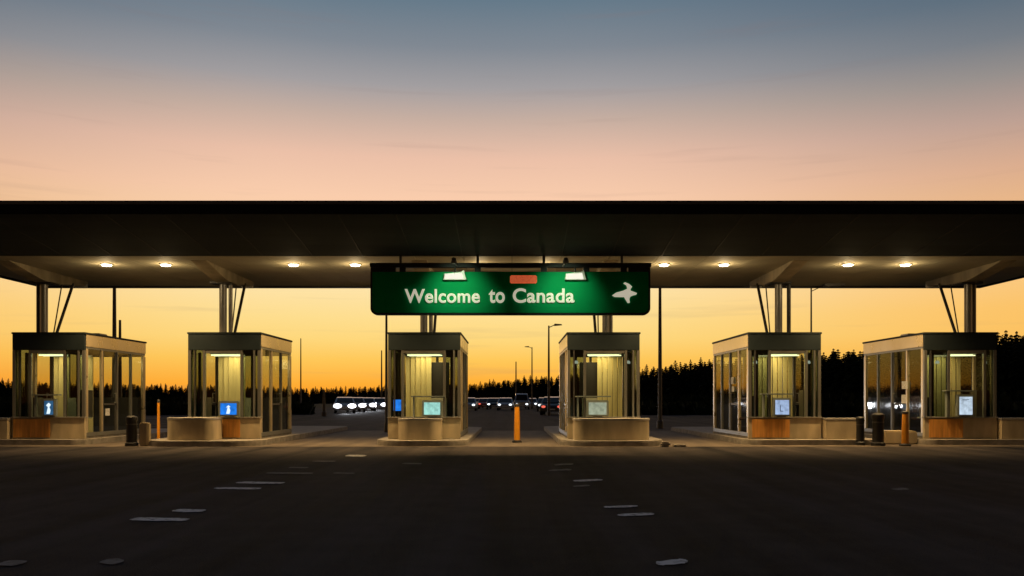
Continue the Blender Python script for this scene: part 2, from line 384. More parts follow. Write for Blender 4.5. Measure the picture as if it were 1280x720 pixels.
# lamps on top of the panel and the orange plate
for (a, b) in ((555, 583), (706, 732)):
    m = MB(); m.extr_y([(sx(a),sz(350.5)),(sx(a)+.02,sz(343)),(sx(b-6),sz(341)),(sx(b-3),sz(338.5)),(sx(b),sz(350.5))], -.14, -.02)
    fl = m.build('lamp_housing', M['white'], sg)
    m = MB(); m.extr_y([(sx(a)+.03,sz(349.8)),(sx(a)+.04,sz(344)),(sx(b-5),sz(342.5)),(sx(b)-.06,sz(349.8))], -.15, -.142)
    m.build('lamp_face', M['lampwhite'], fl)
    m = MB(); m.tube((sx((a+b)/2),-.08,sz(343)),(sx((a+b)/2),.05,sz(333)),.02); m.build('lamp_arm', M['steeldark'], sg, True)
m = MB(); m.box(sx(637.5), sx(671), -.06, -.013, sz(354.5), sz(344.5), .02); rp = m.build('orange_plate', M['redplate'], sg)
for p in (571, 704):
    spot(sg, (sx(p), -1.0, sz(336)), (sx(p), 0, sz(366)), 125, (.75,1.,.65), 94, 1., .08)
    m = MB(); m.tube((sx(p),-1.04,sz(333)),(sx(p),-.96,sz(335.5)),.05,.07); m.tube((sx(p),-1.0,sz(333.5)),(sx(p),.05,sz(333)),.018); m.build('flood_lamp', M['steeldark'], sg, True)

# ------------------------------------------------------------ booths
def booth(i, cx, D, w0, w1, label, wall, opening):
    """cx: front centre, front plane y=22; w0,w1 main window fraction of the width"""
    YB = 22.; W = 1.94; hw = W/2; G = .14; T = 2.99; S = .70; HB = 2.52
    t = empty('inspection_booth', (cx,YB,G), label=label, cat='booth', group='inspection booths under the canopy')
    g0 = 0; T -= G; S -= G; HB -= G
    s = 1 if cx < 0 else -1        # the side that faces the middle lane
    p = .045
    MB().box(-hw+.02,hw-.02,.02,D-.02,0,.06,.01).build('floor_slab', M['concrete'], t)
    # roof: dark slab with small overhang, slightly lipped
    m = MB(); m.box(-hw-.02,hw+.02,-.035,D+.03,T-.045,T+.005,.008); rf = m.build('roof', M['header'], t)
    MB().box(-.3,.25,D*.6,D*.6+.5,T+.02,T+.16,.02).build('roof_vent', M['steel'], rf)
    MB().box(-hw+.005,hw-.005,-.025,.06,HB,T-.047,.004).build('front_header', M['header'], t)
    MB().box(-hw+.06,hw-.06,D-.06,D+.0,HB,T-.047).build('rear_header', M['header'], t)
    for q in (-1, 1):
        MB().box(min(q*hw,q*(hw-.07)),max(q*hw,q*(hw-.07)),.062,D-.002,HB+.1,T-.047,.006).build('side_header', M['cream'], t)
        MB().box(min(q*(hw-.015),q*(hw-.06)),max(q*(hw-.015),q*(hw-.06)),.07,D-.02,HB+.04,HB+.098).build('side_rail', M['alu'], t)
        MB().box(min(q*hw,q*(hw-.05)),max(q*hw,q*(hw-.05)),.07,D-.02,0.06,.16,.004).build('sill_rail', M['alu'], t)
    MB().box(-hw+.08,hw-.08,.08,D-.08,T-.2,T-.15).build('ceiling', M['interior'], t)
    # front: posts
    xa = -hw+w0*W; xb = -hw+w1*W
    fp = [(-hw, -hw+.08,'alu'), (xa-.07, xa,'alu'), (xb, xb+.07,'alu'), (hw-.08, hw,'alu')]
    if xa-.07-(-hw+.08) > .25: fp.append((-hw+.16,-hw+.2,'steeldark'))
    if hw-.08-(xb+.07) > .2: fp.append((hw-.2,hw-.15,'alu'))
    for a, b, mt in fp:
        MB().box(a,b,-.02,.06,S+.03,HB-.002,.006).build('front_post', M[mt], t)
    MB().box(xa,xb,-.015,.05,HB-.09,HB-.003,.004).build('window_head', M['alu'], t)
    MB().box(-hw+.081,xa-.071,.015,.027,S+.03,HB-.002).build('front_window', M['tint'], t)
    MB().box(xb+.071,hw-.081,.015,.027,S+.03,HB-.002).build('front_window', M['tint'], t)
    MB().box(xa+.001,xb-.001,.01,.02,S+.035,HB-.092).build('front_window', M['glass'], t)
    # front base wall and sill
    MB().box(-hw,hw,-.03,.08,.0,S,.01).build('front_wall', M['wallc'], t)
    MB().box(-hw-.02,hw+.02,-.06,.1,S+.001,S+.03,.006).build('window_sill', M['coping'], t)
    # sides: posts and glass bays, inner one has a door
    n = 4 if D > 3.3 else 3
    ys = [.07+(D-.14)*k/n for k in range(n+1)]
    for q in (-1, 1):
        X = q*hw
        for k, y in enumerate(ys):
            w = .1 if k in (0, n) else .06
            a = y if k == 0 else (y-w if k == n else y-w/2)
            MB().box(min(X-q*.002,X-q*.08),max(X-q*.002,X-q*.08),a,a+w,.16,HB+.04,.006).build('side_post', M['cream' if k in (0, 1, n) else 'alu'], t)
        for k in range(n):
            a, b = ys[k]+.05, ys[k+1]-.05
            if k == 0: a += .05
            if k == n-1: b -= .05
            if k == 1:
                dr = MB().box(min(X-q*.02,X-q*.055),max(X-q*.02,X-q*.055),a,a+.05,.165,HB+.03).box(min(X-q*.02,X-q*.055),max(X-q*.02,X-q*.055),b-.05,b,.165,HB+.03)\
                    .box(min(X-q*.02,X-q*.055),max(X-q*.02,X-q*.055),a,b,.9,.95).build('door_frame', M['steeldark'], t)
                MB().tube((X+q*.03,b-.1,.95),(X+q*.03,b-.1,1.25),.014).tube((X+q*.03,b-.1,.97),(X-q*.03,b-.1,.97),.01).tube((X+q*.03,b-.1,1.23),(X-q*.03,b-.1,1.23),.01).build('door_handle', M['alu'], dr, True)
            MB().box(min(X-q*.035,X-q*.045),max(X-q*.035,X-q*.045),a-.02,b+.02,.16,HB+.04).build('side_window', M['glass'], t)
    # back: low panel, posts, glass
    MB().box(-hw,hw,D-.08,D,0,.75,.01).build('rear_wall', M['wallc'], t)
    for a in (-hw+.01,-.03,hw-.09): MB().box(a,a+.08,D-.07,D-.005,.752,HB-.002).build('rear_post', M['alu'], t)
    MB().box(-hw+.09,hw-.09,D-.045,D-.035,.752,HB-.002).build('rear_window', M['glass'], t)
    # interior: counter, blinds, ceiling light
    MB().box(-hw+.12,hw-.12,.1,.62,S-.02,S+.02,.005).build('counter', M['housing'], t)
    o0, o1 = opening             # where one looks straight through the booth (fraction of the main window)
    for (f0, f1) in ((0, o0), (o1, 1)):
        if f1-f0 < .08: continue
        a = xa+(xb-xa)*f0; b = xa+(xb-xa)*f1
        a -= .12 if f0 == 0 else 0; b += .12 if f1 == 1 else 0
        m = MB(); k = max(2, int((b-a)/.13)); 
        for j in range(k):
            u = a+(b-a)*j/k; v = a+(b-a)*(j+1)/k
            m.extr_x([(0,0),(0,0)], 0, 0) if False else m.prism([(u+.004,1.28),(v-.004,1.31+.03*rnd.random()),(v-.006,1.325+.03*rnd.random()),(u+.004,1.296)], .1, HB-.12)
        m.build('blind', M['blind'], t)
        MB().box(a,b,1.26,1.35,HB-.12,HB-.07,.005).build('blind_rail', M['alu'], t)
    if opening[1]-opening[0] < .98:
        a = xa+(xb-xa)*opening[0]; b = xa+(xb-xa)*opening[1]
        if b-a > .1: MB().box(a,b,1.27,1.33,.06,1.1,.005).build('partition', M['interior'], t)
    m = MB()
    lf = MB().box(xa+.03,xb-.03,.22,.42,HB-.1,HB-.05,.01).build('light_fitting', M['white'], t)
    m.tube((xa+.06,.24,HB-.125),(xb-.1,.34,HB-.115),.02,n=10); m.tube((xa+.1,.38,HB-.135),(xb-.05,.3,HB-.13),.016,n=10)
    m.build('light_tube', M['tube'], lf, True)
    l = bpy.data.lights.new('booth_lamp', 'AREA'); l.shape = 'RECTANGLE'; l.size = .7; l.size_y = 1.2; l.energy = 15; l.color = (1.,.78,.36)
    lo = bpy.data.objects.new('booth_lamp', l); col.objects.link(lo); lo.parent = t; lo.location = (0,.75,HB-.16); lo.rotation_euler = (R(12),0,0)
    for q_, x_ in ((0,(-hw+.08+xa-.07)/2),(1,(hw-.08+xb+.07)/2)):
        MB().box(x_-.05,x_+.02,.2,.26,.06,HB-.06,.004).build('inner_mullion', M['steeldark'], t)
        MB().box(x_-.09,x_+.1,.45,.8,S,S+.55+.2*q_,.01).build('equipment_box', M['steeldark'], t)
    MB().box(-hw+.1,hw-.1,D-.32,D-.1,.06,1.12,.01).build('rear_cabinet', M['steeldark'], t)
    if i in (2, 3):
        a = xa+(xb-xa)*(o0 if i == 2 else 0)-.05; b = xa+(xb-xa)*(1 if i == 2 else o1)+.05
        MB().box(a,b,1.5,1.56,1.0,2.12,.006).build('dark_board', M['dark'], t)
    # wood panel and extras
    if wall: 
        a, b = wall
        MB().box(a,b,-.052,-.031,.04,S-.03,.004).build('veneer_panel', M['brownpanel'], t)
    return t
bw = [(-12.4,3.65,.26,.70,'inspection booth at the far left with tall side windows and dim blue screen',(-.93,.05),(.34,.75)),
      (-7.7,3.1,.24,.72,'inspection booth with bright blue screen behind a rounded low wall',(-.06,.43),(.68,1.)),
      (-2.35,3.8,.22,.76,'narrow-looking booth left of the middle lane with pale cyan screen',None,(.58,1.)),
      (2.45,3.8,.26,.79,'booth right of the middle lane behind a golden curved wall',None,(0.,.42)),
      (7.3,3.9,.31,.78,'booth right of centre with lavender screen and striped brown panel',(-.88,.12),(1.,1.)),
      (12.0,3.8,.36,.82,'inspection booth at the far right with paper notices on its side glass',(-.85,.05),(1.,1.))]
B = [booth(i, *a) for i, a in enumerate(bw)]
# notices and green indicator, parts of booths
def on_side(b, hwsign, y, z, w, h, m, name='notice'):
    X = hwsign*(.97+.001)
    return MB().box(min(X,X-.004*hwsign)-.0,max(X,X-.004*hwsign),y,y+w,z,z+h).build(name, M[m], b)
on_side(B[5], -1, .9, 1.35, .35, .22, 'paper'); on_side(B[5], -1, .95, .95, .32, .24, 'paper'); on_side(B[5], -1, .99, .8, .2, .12, 'bluepaper')
on_side(B[4], -1, 1.5, 1.5, .25, .2, 'paper'); on_side(B[4], -1, 1.45, 1.28, .22, .15, 'paper')
on_side(B[0], 1, 1.1, .6, .25, .2, 'paper')
MB().box(-.82,-.62,-.004,.008,.75,1.05).build('blue_notice', M['blue'], B[2])
MB().box(.62,.66,.15,.2,.7,2.2).build('indicator_strip', M['greenlight'], B[4])
MB().box(-.62,-.58,.15,.2,.7,2.2).build('indicator_strip', M['greenlight'], B[1])
for bb, xs in ((B[4],(-.75,.68)),(B[3],(-.72,.68)),(B[5],(-.55,.72))):
    for x in xs: MB().lathe([(.05,2.02),(.055,2.06),(.03,2.1)],x,.12,12).build('wall_lamp', M['lampwhite'], bb, True)

# displays standing at the windows (things of their own)
def display(px0, px1, py0, py1, screen, label, figure=None, shelf=True):
    Y = 21.99; x0, x1 = px2x(px0, Y), px2x(px1, Y); z0, z1 = zat(py1, Y), zat(py0, Y)
    cx = (x0+x1)/2; zb = .731
    t = empty('counter_display', (cx,Y-.05,zb), label=label, cat='display', group='lit displays at the booth windows')
    a, b = x0-cx, x1-cx; z0 = max(z0, zb+.06)-zb; z1 -= zb
    MB().box(a-.06,b+.06,-.16,-.03,z0-.05,z1+.06,.02).build('housing', M['housing'], t)
    MB().box(a,b,-.166,-.161,z0,z1).build('screen', M[screen], t)
    MB().box(-.12,.12,-.14,-.05,0,max(z0-.051,.005)).build('stand', M['dark'], t)
    if shelf: MB().box(a-.35,b+.12,-.15,.04,z1+.14,z1+.175,.005).box(a-.3,a-.26,-.1,.0,0,z1+.14).build('shelf', M['housing'], t)
    if figure == 'person':
        m = MB(); q = -.1685
        m.extr_y([(-.06,z0+.02),(.03,z0+.02),(.05,z0+.12),(.02,z0+.2),(.06,z1-.1),(.0,z1-.05),(-.07,z1-.12),(-.02,z0+.2)], q, q+.002)
        m.build('screen_figure', M['iconw'], t)
    if figure == 'L':
        m = MB(); q = -.1685; m.box(-.06,-.04,q,q+.002,z0+.08,z1-.14); m.box(-.039,.03,q,q+.002,z0+.08,z0+.1); m.build('screen_figure', M['icond'], t)
    if figure == 'line':
        m = MB(); q = -.1685; m.box(-.1,.08,q,q+.002,z1-.08,z1-.065); m.box(-.1,.02,q,q+.002,z1-.11,z1-.1); m.build('screen_figure', M['icond'], t)
display(61,72,501,520,'dimblue','small dim blue display at the far left booth window','person')
display(279,299,504,523,'blue','bright blue display with white figure beside the rounded low wall','person',False)
display(531,551,503,523,'cyan','pale cyan display in the booth left of the middle lane')
display(735,757,503,523,'grey','pale grey-green display in the booth right of the middle lane')
display(966,983,500,518,'lav','lavender display with a small dark mark in the booth right of centre','L')
display(1194,1210,496,519,'whiteblue','white-blue display in the far right booth window','line')

# office chairs in two booths
def office_chair(x, y, rz, label):
    t = empty('office_chair', (x,y,.2), rz, label=label, cat='chair', group='chairs inside the booths')
    MB().box(-.24,.24,-.23,.23,.42,.5,.03).build('seat', M['chair'], t)
    MB().box(-.22,.22,.2,.26,.6,1.1,.03).build('backrest', M['chair'], t)
    m = MB(); m.tube((0,0,.05),(0,0,.42),.03); m.tube((0,.22,.45),(0,.24,.65),.02)
    for k in range(5): m.tube((0,0,.08),(.28*math.cos(k*1.257),.28*math.sin(k*1.257),.04),.022,.015)
    m.build('base', M['dark'], t, True)
office_chair(11.45, 22.9, .3, 'dark office chair inside the far right booth'); office_chair(6.6, 22.95, -.4, 'dark office chair inside the booth right of centre')

# ------------------------------------------------------------ low walls around the islands
def low_wall(pts, z, label, mt='wallc', cap=True):
    t = empty('low_wall', (0,0,.14), label=label, cat='wall')
    m = MB(); m.prism(pts, .0, z-.14-.05, bev=0); m.build('wall_body', M[mt], t, True)
    cxs = sum(p[0] for p in pts)/len(pts); cys = sum(p[1] for p in pts)/len(pts)
    m = MB(); m.prism([(cxs+(x-cxs)*1.02, cys+(y-cys)*1.03) for x, y in pts], z-.14-.05, z-.14, bev=.012); m.build('coping', M['coping'], t, True)
    return t
low_wall(rrect(-9.1,-7.72,21.05,21.9,(.8,.2,0,0),10), .72, 'dark rounded low wall in front of the booth with the bright blue screen')
low_wall(rrect(-2.98,-1.86,21.25,21.92,(.3,.3,0,0),8), .70, 'short cream low wall in front of the booth left of the middle lane')
low_wall(rrect(1.62,3.62,21.1,21.92,(.25,.65,0,0),10), .70, 'golden curved low wall in front of the booth right of the middle lane')
low_wall(rrect(8.32,9.35,21.75,22.1,(0,.15,.15,0),6), .70, 'plain low wall extending right of the booth with the lavender screen')
low_wall(rrect(13.03,15.2,21.85,22.2,(0,0,0,0)), .70, 'beige low wall running off the right edge of the picture')
low_wall(rrect(-15.2,-13.43,21.85,22.2,(0,0,0,0)), .70, 'beige low wall running off the left edge of the picture')
# low block beside the far right booth
tag(MB().box(9.85,10.75,21.75,22.25,0,.36,.04).build('concrete_block', M['wallc']), 'low beige concrete block behind the orange post', 'block')

# ------------------------------------------------------------ bollards, posts
def yellow_bollard(x, y, h, r, label):
    t = empty('bollard', (x,y,.0), label=label, cat='bollard')
    MB().lathe([(r*1.7,0),(r*1.7,.04),(r*1.2,.07)]).build('base', M['dark'], t, True)
    MB().lathe([(r*1.05,.0701),(r,h*.5),(r*.85,h*.9),(r*.8,h*.92)]).build('tube', M['yellow'], t, True)
    MB().lathe([(r*.9,h*.921),(r*.95,h*.97),(r*.5,h)]).build('cap', M['steeldark'], t, True)
yellow_bollard(.14,22.8,1.08,.082,'orange-yellow bollard standing in the middle lane')
yellow_bollard(10.05,21.0,.9,.085,'orange post in front of the low concrete block by the far right booth')
yellow_bollard(-9.98,23.2,1.2,.04,'thin pale yellow post left of the rounded low wall')
def dark_bollard(x, y, h, r, label):
    t = empty('gate_post', (x,y,0), label=label, cat='bollard')
    MB().lathe([(r*1.25,0),(r*1.25,.08),(r,.1),(r,h*.82),(r*1.12,h*.85),(r*1.1,h*.95),(r*.6,h)]).build('post', M['dark'], t, True)
    MB().lathe([(r*1.02,h*.7),(r*1.03,h*.74)]).build('band', M['steeldark'], t, True)
dark_bollard(-9.72,21.0,.78,.13,'thick black post at the left tip of the kerbed island')
tag(MB().box(-9.52,-9.28,20.95,21.15,0,.6,.03).build('marker_block', M['wallc']), 'small upright beige block between black post and rounded wall', 'block')
dark_bollard(9.05,21.35,.75,.1,'black post just right of the plain low wall')
dark_bollard(9.4,21.1,.85,.14,'thick black post between the two right booths')
# two kerb stones by the middle right island
tag(MB().box(3.75,3.98,20.6,20.85,0,.13,.04).build('kerb_stone', M['concrete']), 'small pale kerb stone at the foot of the golden curved wall', 'stone')
tag(MB().box(4.05,4.4,20.65,20.85,0,.06,.025).build('kerb_stone', M['concrete']), 'flat pale kerb stone lying right of the golden wall', 'stone')

# ------------------------------------------------------------ street lamps beyond
def street_lamp(px, Y, pytop, r, arms, label, lit=False):
    x = px2x(px, Y); h = zat(pytop, Y)
    t = empty('street_lamp', (x,Y,0), label=label, cat='street lamp', group='lamp posts behind the booths')
    MB().lathe([(r*1.8,0),(r*1.8,.3),(r*1.2,.35),(r,h*.5),(r*.7,h)], n=12).build('pole', M['steeldark'], t, True)
    for s in arms:
        MB().tube((0,0,h-.15),(s*.5,0,h+.08),r*.4,n=8).build('arm', M['steeldark'], t, True)
        MB().extr_y([(s*.35,h+.03),(s*.45,h+.14),(s*.95,h+.1),(s*1.,h+.03),(s*.45,h-.02)],-.14,.14).build('lamp_head', M['steel'], t)
street_lamp(143,34,335,.085,(),'thick pole rising behind the far left booth to the canopy')
street_lamp(150,60,400,.12,(),'short thick pole beside the tall pole left')
street_lamp(376,75,423,.06,(),'thin lamp post right of the booth with the blue screen')
street_lamp(477,110,438,.1,(),'faint thin lamp post left of the narrow booth')
street_lamp(483,30,330,.045,(),'thin pole at the left edge of the narrow booth')
street_lamp(645,150,452,.13,(),'faint short lamp post far behind the middle lane')
street_lamp(665,110,434,.09,(-1,),'thin lamp post in the gap of the middle lane')
street_lamp(686,62,407,.08,(1,),'lamp post just left of the golden booth')
street_lamp(825,34,330,.075,(),'tall dark pole right of the golden booth')
street_lamp(1014,24.9,358,.03,(1,),'lamp post with pale head behind the lavender screen booth')
street_lamp(405,60,488,.1,(),'short post before the trees beyond the left lane')

# ------------------------------------------------------------ cars
def car(px, Y, label, paint, lights, van=False, rz=0., hot=False, dim=False):
    t = empty('parked_car' if dim else 'queueing_car', (px2x(px,Y),Y,.0), rz, label=label, cat='van' if van else 'car', group='vehicles waiting beyond the booths')
    L, W, Hh = (4.8,1.95,2.0) if van else (4.4,1.8,1.46)
    hw = W/2
    if van: pr = [(-2.4,.3),(-2.4,.95),(-1.9,1.1),(-1.3,1.9),(-1.0,2.0),(2.3,1.98),(2.4,1.8),(2.4,.3)]
    else: pr = [(-2.2,.28),(-2.2,.62),(-2.05,.78),(-1.15,.92),(-.45,1.38),(.2,1.46),(1.1,1.4),(1.75,1.0),(2.15,.92),(2.2,.6),(2.2,.28)]
    m = MB(); bm = bmesh.new(); nn = len(pr)
    def ring(sgn):
        out = []
        for y, z in pr:
            inset = .22*max(0, (z-.95))/.5
            out.append(bm.verts.new((sgn*(hw-min(inset,.25)), y, z)))
        return out
    A, Bv = ring(-1), ring(1)
    for i in range(nn): bm.faces.new((A[i],A[(i+1)%nn],Bv[(i+1)%nn],Bv[i]))
    bm.faces.new(A[::-1]); bm.faces.new(Bv); bmesh.ops.recalc_face_normals(bm, faces=bm.faces[:])
    bmesh.ops.bevel(bm, geom=bm.edges[:], offset=.03, segments=1, affect='EDGES'); m.add(bm)
    m.build('body', M[paint], t)
    # windscreen, rear screen, side windows just proud of the body
    if van: wf = ((-1.86,1.16),(-1.36,1.82)); sd = [(-1.5,1.2),(-1.15,1.8),(2.0,1.8),(2.1,1.2)]
    else: wf = ((-1.08,.97),(-.5,1.34)); sd = [(-.85,.98),(-.4,1.3),(.95,1.3),(1.4,1.0)]
    (y0,z0),(y1,z1) = wf
    bm = bmesh.new(); e = .62
    vs = [bm.verts.new(c) for c in ((-e-.1,y0-.03,z0+.02),(e+.1,y0-.03,z0+.02),(e,y1-.03,z1+.02),(-e,y1-.03,z1+.02))]
    f = bm.faces.new(vs); r = bmesh.ops.extrude_face_region(bm, geom=[f]); 
    for v in r['geom']:
        if isinstance(v, bmesh.types.BMVert): v.co += Vector((0,.04,-.04))
    m = MB(); m.add(bm); m.build('windscreen', M['carglass'], t)
    for sgn in (-1,1):
        m = MB(); m.extr_x(sd, sgn*(hw-.16), sgn*(hw-.03)) ; m.build('side_window', M['carglass'], t)
    wy = 1.4
    for sgn in (-1,1):
        for y in (-wy, wy):
            w = MB().tube((sgn*(hw-.2),y,.32),(sgn*(hw+.01),y,.32),.32,n=16).build('wheel', M['dark'], t, True)
            MB().tube((sgn*(hw+.011),y,.32),(sgn*(hw+.02),y,.32),.19,n=12).build('rim', M['steel'], w, True)
    fy = -2.4 if van else -2.2
    for sgn in (-1,1):
        mt = {'front':'headhot' if hot else 'head','rear':'tail'}[lights]
        kx = .1 if hot else 0
        hl = MB()
        hl.bm.free(); hl.bm = bmesh.new(); bmesh.ops.create_uvsphere(hl.bm, u_segments=14, v_segments=8, radius=1, matrix=Matrix.Translation((sgn*.62,fy+.02,.66))@Matrix.Diagonal((.17+kx*2.,.09,.1+kx*1.,1)))
        hl.build('headlight' if lights=='front' else 'tail_light', M[mt], t)
    MB().box(-.28,.28,fy-.02,fy+.02,.4,.5).build('number_plate', M['paper'], t)
    if hot:
        spot(t, (0,fy-.3,.6), (2,-12,-1.2), 500, (.9,.93,1.), 46, .9, .3)
    return t
cars = [(431,74,'leftmost glaring car heading the queue left of the narrow booth','carpaintw','front',0,.2,1),
 (445,81,'second glaring car in the queue left of the narrow booth','carpaintw','front',0,.18,1),
 (459,88,'third glaring car in the queue, headlights on','carpaintw','front',0,.15,1),
 (474,95,'glaring car nearest the left edge of the narrow booth','carpaintw','front',0,.12,1),
 (438,104,'far glaring car seen between the two leftmost of the queue','carpaintw','front',0,.1,1),
 (467,112,'farthest glaring car of the left queue','carpaintw','front',0,.1,1),
 (586,90,'silver car with lit headlights just right of the narrow booth','carpaintw','front',0,0,0),
 (597,128,'far dark car with headlights in the gap of the middle lane','carpaint','front',0,0,0),
 (606,112,'red car with red tail lights behind the middle lane','carpaintr','rear',0,0,0),
 (617,103,'dark car with headlights left of the bollard','carpaint','front',0,.03,0),
 (632,94,'silver car with headlights directly left of the bollard','carpaintw','front',0,-.03,0),
 (652,105,'van with headlights directly behind the bollard','carpaintw','front',1,0,0),
 (664,115,'silver car with headlights right of the bollard','carpaintw','front',0,-.03,0),
 (682,86,'dark car with headlights near the golden booth','carpaint','front',0,-.03,0),
 (691,66,'dark car with red tail lights close to the golden booth','carpaint','rear',0,-.1,0)]
for px, Y, L, pm, li, van, rz, hot in cars: car(px, Y, L, pm, li, bool(van), rz, bool(hot))

# ------------------------------------------------------------ trees
def conifer_mesh(seed, h=10., r=1.9):
    q = random.Random(seed); bm = bmesh.new(); n = 7
    A = [bm.verts.new((.16*math.cos(i*6.283/n), .16*math.sin(i*6.283/n), 0)) for i in range(n)]
    Bv = [bm.verts.new((.03*math.cos(i*6.283/n), .03*math.sin(i*6.283/n), h*.96)) for i in range(n)]
    for i in range(n): bm.faces.new((A[i],A[(i+1)%n],Bv[(i+1)%n],Bv[i]))
    tiers = 24
    for k in range(tiers):
        f = k/(tiers-1); z = h*(.06+.91*f); rr = r*(1-f)**.7*q.uniform(.7,1.15)+.22
        nb = 9 if f < .7 else 6
        off = q.random()*6.28
        for j in range(nb):
            a = off+j*6.283/nb+q.uniform(-.3,.3); l = rr*q.uniform(.6,1.2); dz = -l*q.uniform(.15,.5)
            c, s = math.cos(a), math.sin(a); w = l*.3
            base = Vector((0,0,z)); tip = Vector((c*l,s*l,z+dz)); mid = Vector((c*l*.55,s*l*.55,z+dz*.35)); side = Vector((-s,c,0))*w
            v = [bm.verts.new(p) for p in (base+Vector((0,0,.12)), mid+side, tip, mid-side, mid+Vector((0,0,-.28)))]
            bm.faces.new((v[0],v[1],v[2])); bm.faces.new((v[0],v[2],v[3])); bm.faces.new((v[1],v[4],v[2])); bm.faces.new((v[3],v[2],v[4]))
    me = bpy.data.meshes.new('conifer'); bm.to_mesh(me); bm.free(); me.materials.append(M['conifer']); return me
CM = [conifer_mesh(s, 10., q) for s, q in zip(range(6), (2.0,2.7,2.3,3.0,2.1,2.5))]
path = [(-260,230,455),(0,250,471),(120,260,477),(240,270,480),(400,290,483),(580,290,477),(700,240,467),(800,200,457),(890,175,448),(1050,150,436),(1180,135,424),(1280,125,411),(1500,105,392)]
def at(px):
    for a, b in zip(path, path[1:]):
        if a[0] <= px <= b[0]:
            u = (px-a[0])/(b[0]-a[0]); return a[1]+(b[1]-a[1])*u, a[2]+(b[2]-a[2])*u
    return path[-1][1:]
def section(px):
    if px < 245: return 'left', 'dark conifer in the tree line behind the left booths'
    if px < 485: return 'leftmid', 'dark conifer beyond the lane with the glaring headlights'
    if px < 790: return 'mid', 'dark conifer beyond the middle lane'
    if px < 1030: return 'rightmid', 'dark conifer in the tree line right of the golden booth'
    return 'right', 'tall dark conifer in the tree line at the right'
GR = {'left':'conifers behind the left booths','leftmid':'conifers beyond the left lane','mid':'conifers beyond the middle lane','rightmid':'conifers right of the golden booth','right':'tall conifers at the right'}
px = -150
while px < 1430:
    Y, py = at(px); Y += rnd.uniform(-8, 8)
    h = zat(py, Y)*rnd.uniform(.86,1.05)
    if rnd.random() < .15: h *= 1.07
    o = bpy.data.objects.new('conifer_tree', rnd.choice(CM)); col.objects.link(o)
    o.location = (px2x(px,Y), Y, -.02); o.rotation_euler.z = rnd.uniform(0,6.28)
    wd = rnd.uniform(.75,1.15)*h/10; o.scale = (wd, wd, h/10)
    s, L = section(px); tag(o, L, 'tree', GR[s])
    px += rnd.uniform(4.5, 8.0)
# dense wood behind, one mass
bm = bmesh.new()
def put(me, M4):
    n0 = len(bm.verts); bm.from_mesh(me); bm.verts.ensure_lookup_table()
    for v in bm.verts[n0:]: v.co = M4 @ v.co
px = -420
q = random.Random(3)
while px < 1750:
    Y, py = at(max(-260, min(1500, px)))
    for rr_ in range(3):
        Y2 = Y+14+rr_*9+q.uniform(-4,4); h = zat(py+1, Y2)*q.uniform(.84,1.0)
        x = px2x(px+q.uniform(-5,5), Y2)
        n0 = len(bm.verts); bm.from_mesh(CM[q.randrange(6)]); bm.verts.ensure_lookup_table()
        sc_ = Matrix.Translation((x,Y2,-.02)) @ Matrix.Rotation(q.uniform(0,6.28),4,'Z') @ Matrix.Diagonal((h/10*1.5,h/10*1.5,h/10,1))
        for i in range(n0, len(bm.verts)): bm.verts[i].co = sc_ @ bm.verts[i].co
    px += 8
me = bpy.data.meshes.new('far_wood'); bm.to_mesh(me); bm.free(); me.materials.append(M['conifer'])
o = bpy.data.objects.new('far_wood', me); col.objects.link(o); tag(o, 'dense black mass of wood behind the front conifers', 'wood', kind='stuff')
# undergrowth in front of the trees
bm = bmesh.new()
for k in range(9000):
    px = q.uniform(-300,1500); Y, py = at(px); Y = Y-q.uniform(0,24); 
    x = px2x(px,Y); hh = q.uniform(.5,2.6); a = q.uniform(0,6.28); w = q.uniform(.5,1.3)
    c, s = math.cos(a)*w, math.sin(a)*w; dx, dy = q.uniform(-.6,.6), q.uniform(-.6,.6)
    bm.faces.new([bm.verts.new(p) for p in ((x-c,Y-s,-.02),(x+c,Y+s,-.02),(x+dx+c*.5,Y+dy+s*.5,hh*.8),(x+dx,Y+dy,hh))])
for k in range(16000):  # nearer scrub added to hide sky-lit grey grass and keep the ground black
    px = q.choice((q.uniform(-500,388), q.uniform(800,1700))); Y = 58+q.random()**1.3*70
    x = px2x(px,Y)
    if -33 < x < 19 and Y < 64: continue
    hh = q.uniform(.35,1.15); a = q.uniform(0,6.28); w = q.uniform(.3,.9)
    c, s = math.cos(a)*w, math.sin(a)*w; dx, dy = q.uniform(-.5,.5), q.uniform(-.5,.5)
    bm.faces.new([bm.verts.new(p) for p in ((x-c,Y-s,-.02),(x+c,Y+s,-.02),(x+dx+c*.4,Y+dy+s*.4,hh*.85),(x+dx,Y+dy,hh))])
me = bpy.data.meshes.new('undergrowth_and_filler'); bm.to_mesh(me); bm.free(); me.materials.append(M['conifer'])
o = bpy.data.objects.new('undergrowth_and_filler', me); col.objects.link(o); tag(o, 'dark scrub at the foot of the tree line, and scrub added to blacken nearer ground', 'scrub', kind='stuff')

